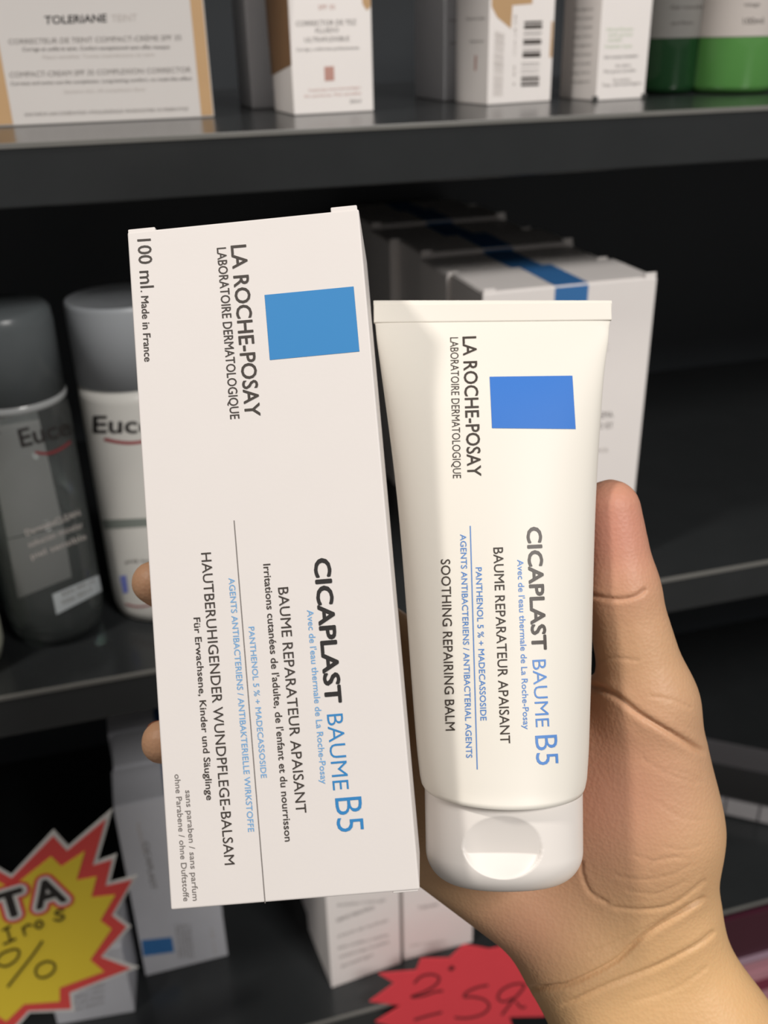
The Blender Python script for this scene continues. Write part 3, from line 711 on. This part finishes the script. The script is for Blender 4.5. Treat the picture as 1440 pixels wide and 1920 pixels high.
# surface nets
s_ = field < 0
c8 = [(i, j, k) for i in (0, 1) for j in (0, 1) for k in (0, 1)]
nx, ny, nz = dims-1
cnt = np.zeros((nx, ny, nz), np.int8)
for i, j, k in c8: cnt += s_[i:i+nx, j:j+ny, k:k+nz]
act = np.argwhere((cnt > 0) & (cnt < 8)); idx = np.full((nx, ny, nz), -1, np.int64); idx[tuple(act.T)] = np.arange(len(act))
acc = np.zeros((len(act), 3)); num = np.zeros(len(act))
for a in c8:
    for ax in range(3):
        if a[ax]: continue
        b = list(a); b[ax] = 1
        fa = field[act[:, 0]+a[0], act[:, 1]+a[1], act[:, 2]+a[2]]; fb = field[act[:, 0]+b[0], act[:, 1]+b[1], act[:, 2]+b[2]]
        cr = (fa < 0) != (fb < 0); tt = np.where(cr, fa/np.where(cr, fa-fb, 1), 0)
        p = np.tile(np.array(a, float), (len(act), 1)); p[:, ax] += tt
        acc[cr] += p[cr]; num[cr] += 1
Vh = lo + H*(act + acc/num[:, None])
quads = []
for ax in range(3):
    o1, o2 = (ax+1) % 3, (ax+2) % 3
    sl0 = [slice(1, -1)]*3; sl1 = [slice(1, -1)]*3
    A = s_; 
    e0 = [slice(None)]*3; e1 = [slice(None)]*3; e0[ax] = slice(0, -1); e1[ax] = slice(1, None)
    ch = np.argwhere(A[tuple(e0)] != A[tuple(e1)])
    ok = (ch[:, o1] > 0) & (ch[:, o2] > 0) & (ch[:, o1] < dims[o1]-1) & (ch[:, o2] < dims[o2]-1); ch = ch[ok]
    ins = A[tuple(ch.T)]
    def cell(d1, d2):
        c = ch.copy(); c[:, o1] -= d1; c[:, o2] -= d2; return idx[tuple(c.T)]
    qd = np.stack([cell(1, 1), cell(0, 1), cell(0, 0), cell(1, 0)], 1); qd[~ins] = qd[~ins][:, ::-1]
    quads.append(qd[(qd >= 0).all(1)])
quads = np.concatenate(quads)
# gentle relaxation
def relax(Vv, n, lam):
    for _ in range(n):
        sm = np.zeros_like(Vv); ct = np.zeros(len(Vv))
        for a in range(4):
            i_, j_ = quads[:, a], quads[:, (a+1) % 4]
            for d_ in range(3): sm[:, d_] += np.bincount(i_, Vv[j_, d_], len(Vv)) + np.bincount(j_, Vv[i_, d_], len(Vv))
            ct += np.bincount(i_, minlength=len(Vv)) + np.bincount(j_, minlength=len(Vv))
        Vv = Vv + lam*(sm/np.maximum(ct, 1)[:, None]-Vv)
    return Vv
Vh = relax(Vh, 4, 0.6)
def vnormals(Vv):
    n = np.cross(Vv[quads[:, 2]]-Vv[quads[:, 0]], Vv[quads[:, 3]]-Vv[quads[:, 1]]); N_ = np.zeros_like(Vv)
    for a in range(4):
        for d_ in range(3): N_[:, d_] += np.bincount(quads[:, a], n[:, d_], len(Vv))
    return N_/np.maximum(np.linalg.norm(N_, axis=1), 1e-12)[:, None]
# one level of subdivision so that fine creases can be cut
nv = len(Vh); ea = np.concatenate([quads[:, k] for k in range(4)]); eb = np.concatenate([quads[:, (k+1) % 4] for k in range(4)])
key = np.minimum(ea, eb)*nv+np.maximum(ea, eb); uq, inv = np.unique(key, return_inverse=True)
mid = (Vh[uq//nv]+Vh[uq % nv])/2; fc_ = Vh[quads].mean(1); em = inv.reshape(4, -1).T+nv; fcI = np.arange(len(quads))+nv+len(uq)
Vh = np.concatenate([Vh, mid, fc_])
quads = np.concatenate([np.stack([quads[:, k], em[:, k], fcI, em[:, (k+3) % 4]], 1) for k in range(4)])
Vh = relax(Vh, 2, 0.5)
Nh = vnormals(Vh)
PX = np.stack([720+F*Vh[:, 0]/Vh[:, 2], 960+F*Vh[:, 1]/Vh[:, 2]], 1)
facing = np.clip(-Nh[:, 2]*2.0+0.6, 0, 1)
creases = [  # polyline in photograph pixels, depth mm, half width px
    ([(990, 1852), (1040, 1850), (1077, 1841), (1154, 1802), (1205, 1756), (1281, 1710), (1325, 1680)], 1.3, 4.2),
    ([(1050, 1888), (1143, 1846), (1230, 1812), (1307, 1772), (1342, 1744)], 0.8, 4.2),
    ([(1140, 1700), (1200, 1706), (1256, 1698), (1300, 1668), (1325, 1648)], 0.45, 3.6),
    ([(1100, 1790), (1160, 1765), (1230, 1730), (1300, 1690)], 0.3, 3.6),
    ([(1180, 1880), (1270, 1852), (1330, 1810)], 0.2, 4.0),
    ([(1090, 1612), (1092, 1640), (1108, 1675), (1143, 1695)], 0.45, 4.0),
    ([(1090, 1278), (1150, 1302), (1200, 1340), (1260, 1376), (1325, 1414)], 1.3, 5.0),
    ([(1215, 1305), (1260, 1312), (1300, 1330)], 0.2, 3.2),
    ([(1095, 1112), (1150, 1124), (1190, 1119), (1214, 1103)], 0.8, 3.6),
    ([(1125, 1236), (1160, 1234), (1200, 1240)], 0.25, 3.0),
    ([(1150, 1640), (1200, 1650), (1260, 1640), (1300, 1618)], 0.16, 3.2),
    ([(1180, 1600), (1230, 1614), (1290, 1600)], 0.13, 3.0), ([(1240, 1586), (1280, 1594), (1320, 1582)], 0.13, 3.0),
    ([(1210, 1626), (1250, 1608), (1300, 1612)], 0.12, 3.0), ([(1170, 1668), (1230, 1676), (1290, 1650)], 0.15, 3.0),
    ([(1200, 1420), (1250, 1450), (1310, 1470)], 0.12, 4.0), ([(1230, 1500), (1270, 1530), (1320, 1540)], 0.1, 4.0),
    ([(1250, 1440), (1290, 1452), (1320, 1470)], 0.12, 3.2)]
for pts, dm, wpx in creases:
    pts = np.array(smooth_line(pts, 5)); best = np.full(len(PX), 1e9); tpos = np.zeros(len(PX))
    near = (PX[:, 0] > pts[:, 0].min()-40) & (PX[:, 0] < pts[:, 0].max()+40) & (PX[:, 1] > pts[:, 1].min()-40) & (PX[:, 1] < pts[:, 1].max()+40)
    ii = np.where(near)[0]; Pn = PX[ii]; bd_ = np.full(len(ii), 1e9); tp = np.zeros(len(ii)); n = len(pts)-1
    for k in range(n):
        a, b = pts[k], pts[k+1]; ab = b-a; t_ = np.clip(((Pn-a) @ ab)/(ab @ ab+1e-9), 0, 1); d_ = np.linalg.norm(Pn-a-t_[:, None]*ab, axis=1)
        up_ = d_ < bd_; bd_[up_] = d_[up_]; tp[up_] = (k+t_[up_])/n
    g_ = np.exp(-(bd_/wpx)**2) - 0.12*np.exp(-((bd_-2.6*wpx)/(wpx*1.8))**2)
    Vh[ii] -= Nh[ii]*(dm/1000*g_*facing[ii]*np.clip(np.minimum(tp, 1-tp)*12, 0.0, 1))[:, None]
org = cm(1165, 1776, .305)
Tp = frame(org, np.array([1.0, 0, 0]), np.array([0, 0, 1.0]), np.array([0, -1.0, 0]))
Lv = (Vh-org) @ np.array([[1, 0, 0], [0, 0, 1], [0, -1, 0]], float).T
me = bpy.data.meshes.new('person')
me.from_pydata(Lv.tolist(), [], quads[:, ::1].tolist()); me.update()
me.polygons.foreach_set('use_smooth', [True]*len(me.polygons))
red_ = np.zeros(len(Vh))
for (px, py, z, rr, am) in [(1150, 985, .28, 150, 1.0), (1140, 1420, .285, 190, 0.45), (1100, 1520, .29, 140, 0.3), (980, 1740, .295, 110, 0.55), (290, 1092, .288, 90, 0.4), (306, 1391, .284, 90, 0.4), (1180, 1560, .285, 140, 0.1)]:
    red_ += am*np.exp(-(np.linalg.norm(Vh-cm(px, py, z), axis=1)/(rr/F*z))**2)
at = me.attributes.new('redness', 'FLOAT', 'POINT'); at.data.foreach_set('value', np.clip(red_*0.95, 0, 1).astype(np.float32))
fa_ = np.clip((((PX-np.array([1165, 1740])) @ np.array([.447, .894]))+230)/420, 0, 1); fa_ = fa_*fa_*(3-2*fa_)
at = me.attributes.new('forearm', 'FLOAT', 'POINT'); at.data.foreach_set('value', fa_.astype(np.float32))
sk = bpy.data.materials.new('skin'); sk.use_nodes = True; nt = sk.node_tree; N = nt.nodes; L = nt.links; b = N['Principled BSDF']
an = N.new('ShaderNodeAttribute'); an.attribute_name = 'redness'
tc = N.new('ShaderNodeTexCoord'); nz_ = N.new('ShaderNodeTexNoise'); nz_.inputs['Scale'].default_value = 45; nz_.inputs['Detail'].default_value = 5; L.new(tc.outputs['Object'], nz_.inputs['Vector'])
m1 = N.new('ShaderNodeMix'); m1.data_type = 'RGBA'; m1.inputs['A'].default_value = lin((184, 147, 110)); m1.inputs['B'].default_value = lin((202, 164, 124)); L.new(nz_.outputs['Fac'], m1.inputs['Factor'])
m2 = N.new('ShaderNodeMix'); m2.data_type = 'RGBA'; m2.inputs['B'].default_value = lin((194, 133, 114)); m0 = N.new('ShaderNodeMix'); m0.data_type = 'RGBA'; m0.inputs['B'].default_value = lin((212, 170, 121)); a2 = N.new('ShaderNodeAttribute'); a2.attribute_name = 'forearm'; L.new(m1.outputs['Result'], m0.inputs['A']); L.new(a2.outputs['Fac'], m0.inputs['Factor']); L.new(m0.outputs['Result'], m2.inputs['A']); L.new(an.outputs['Fac'], m2.inputs['Factor'])
L.new(m2.outputs['Result'], b.inputs['Base Color']); b.inputs['Roughness'].default_value = 0.52; b.inputs['Specular IOR Level'].default_value = 0.35
b.inputs['Subsurface Weight'].default_value = 0.12; b.inputs['Subsurface Radius'].default_value = (0.004, 0.0015, 0.0008); b.inputs['Subsurface Scale'].default_value = 1.0
v1 = N.new('ShaderNodeTexVoronoi'); v1.inputs['Scale'].default_value = 900; L.new(tc.outputs['Object'], v1.inputs['Vector'])
n3 = N.new('ShaderNodeTexNoise'); n3.inputs['Scale'].default_value = 260; n3.inputs['Detail'].default_value = 4; L.new(tc.outputs['Object'], n3.inputs['Vector'])
ad = N.new('ShaderNodeMath'); ad.operation = 'ADD'; L.new(v1.outputs['Distance'], ad.inputs[0]); L.new(n3.outputs['Fac'], ad.inputs[1])
bp = N.new('ShaderNodeBump'); bp.inputs['Strength'].default_value = 0.16; bp.inputs['Distance'].default_value = 0.0006; L.new(ad.outputs[0], bp.inputs['Height']); L.new(bp.outputs['Normal'], b.inputs['Normal'])
hand = link('person', me, None, sk); hand.matrix_world = Tp
tag(hand, 'bare right hand and forearm, palm forward, holding a white carton and tube, thumb up', 'person')
# finger nails on the far side
bpy.context.view_layer.update()
Hi = np.array(Tp.inverted()); NAIL = mat('nail', (226, 178, 160), 0.25, 0.03)
ends = [(f_[2], f_[3]) for f_ in FING] + [((1164, 1105, .2865, 10.7), (1144, 955, .2855, 8.9))]
for a, b_ in ends:
    A = cm(*a[:3]); B = cm(*b_[:3]); d = B-A; d /= np.linalg.norm(d); up = np.array([0, 0, 1.0]); up -= d*(up @ d); up /= np.linalg.norm(up); sd = np.cross(d, up); r_ = b_[3]/1000
    V = []; Fc = []; n1, n2 = 10, 12
    for i in range(n1+1):
        for j in range(n2+1):
            v = i/n1*2-1; a_ = (j/n2*2-1)*0.95*math.sqrt(max(0.0, 1-abs(v)**3.5)) ; rr = r_*1.035
            pt = A + (B-A)*1.02 + d*(v*r_*0.72 - r_*0.15) + (up*math.cos(a_) + sd*math.sin(a_))*rr*(1.0-0.10*max(0, v)**2)
            V.append((Hi @ np.append(M @ pt, 1))[:3])
    for i in range(n1):
        for j in range(n2):
            k = i*(n2+1)+j; Fc.append((k, k+1, k+n2+2, k+n2+1))
    link('fingernail', mesh('fingernail', V, Fc, True), hand, NAIL)
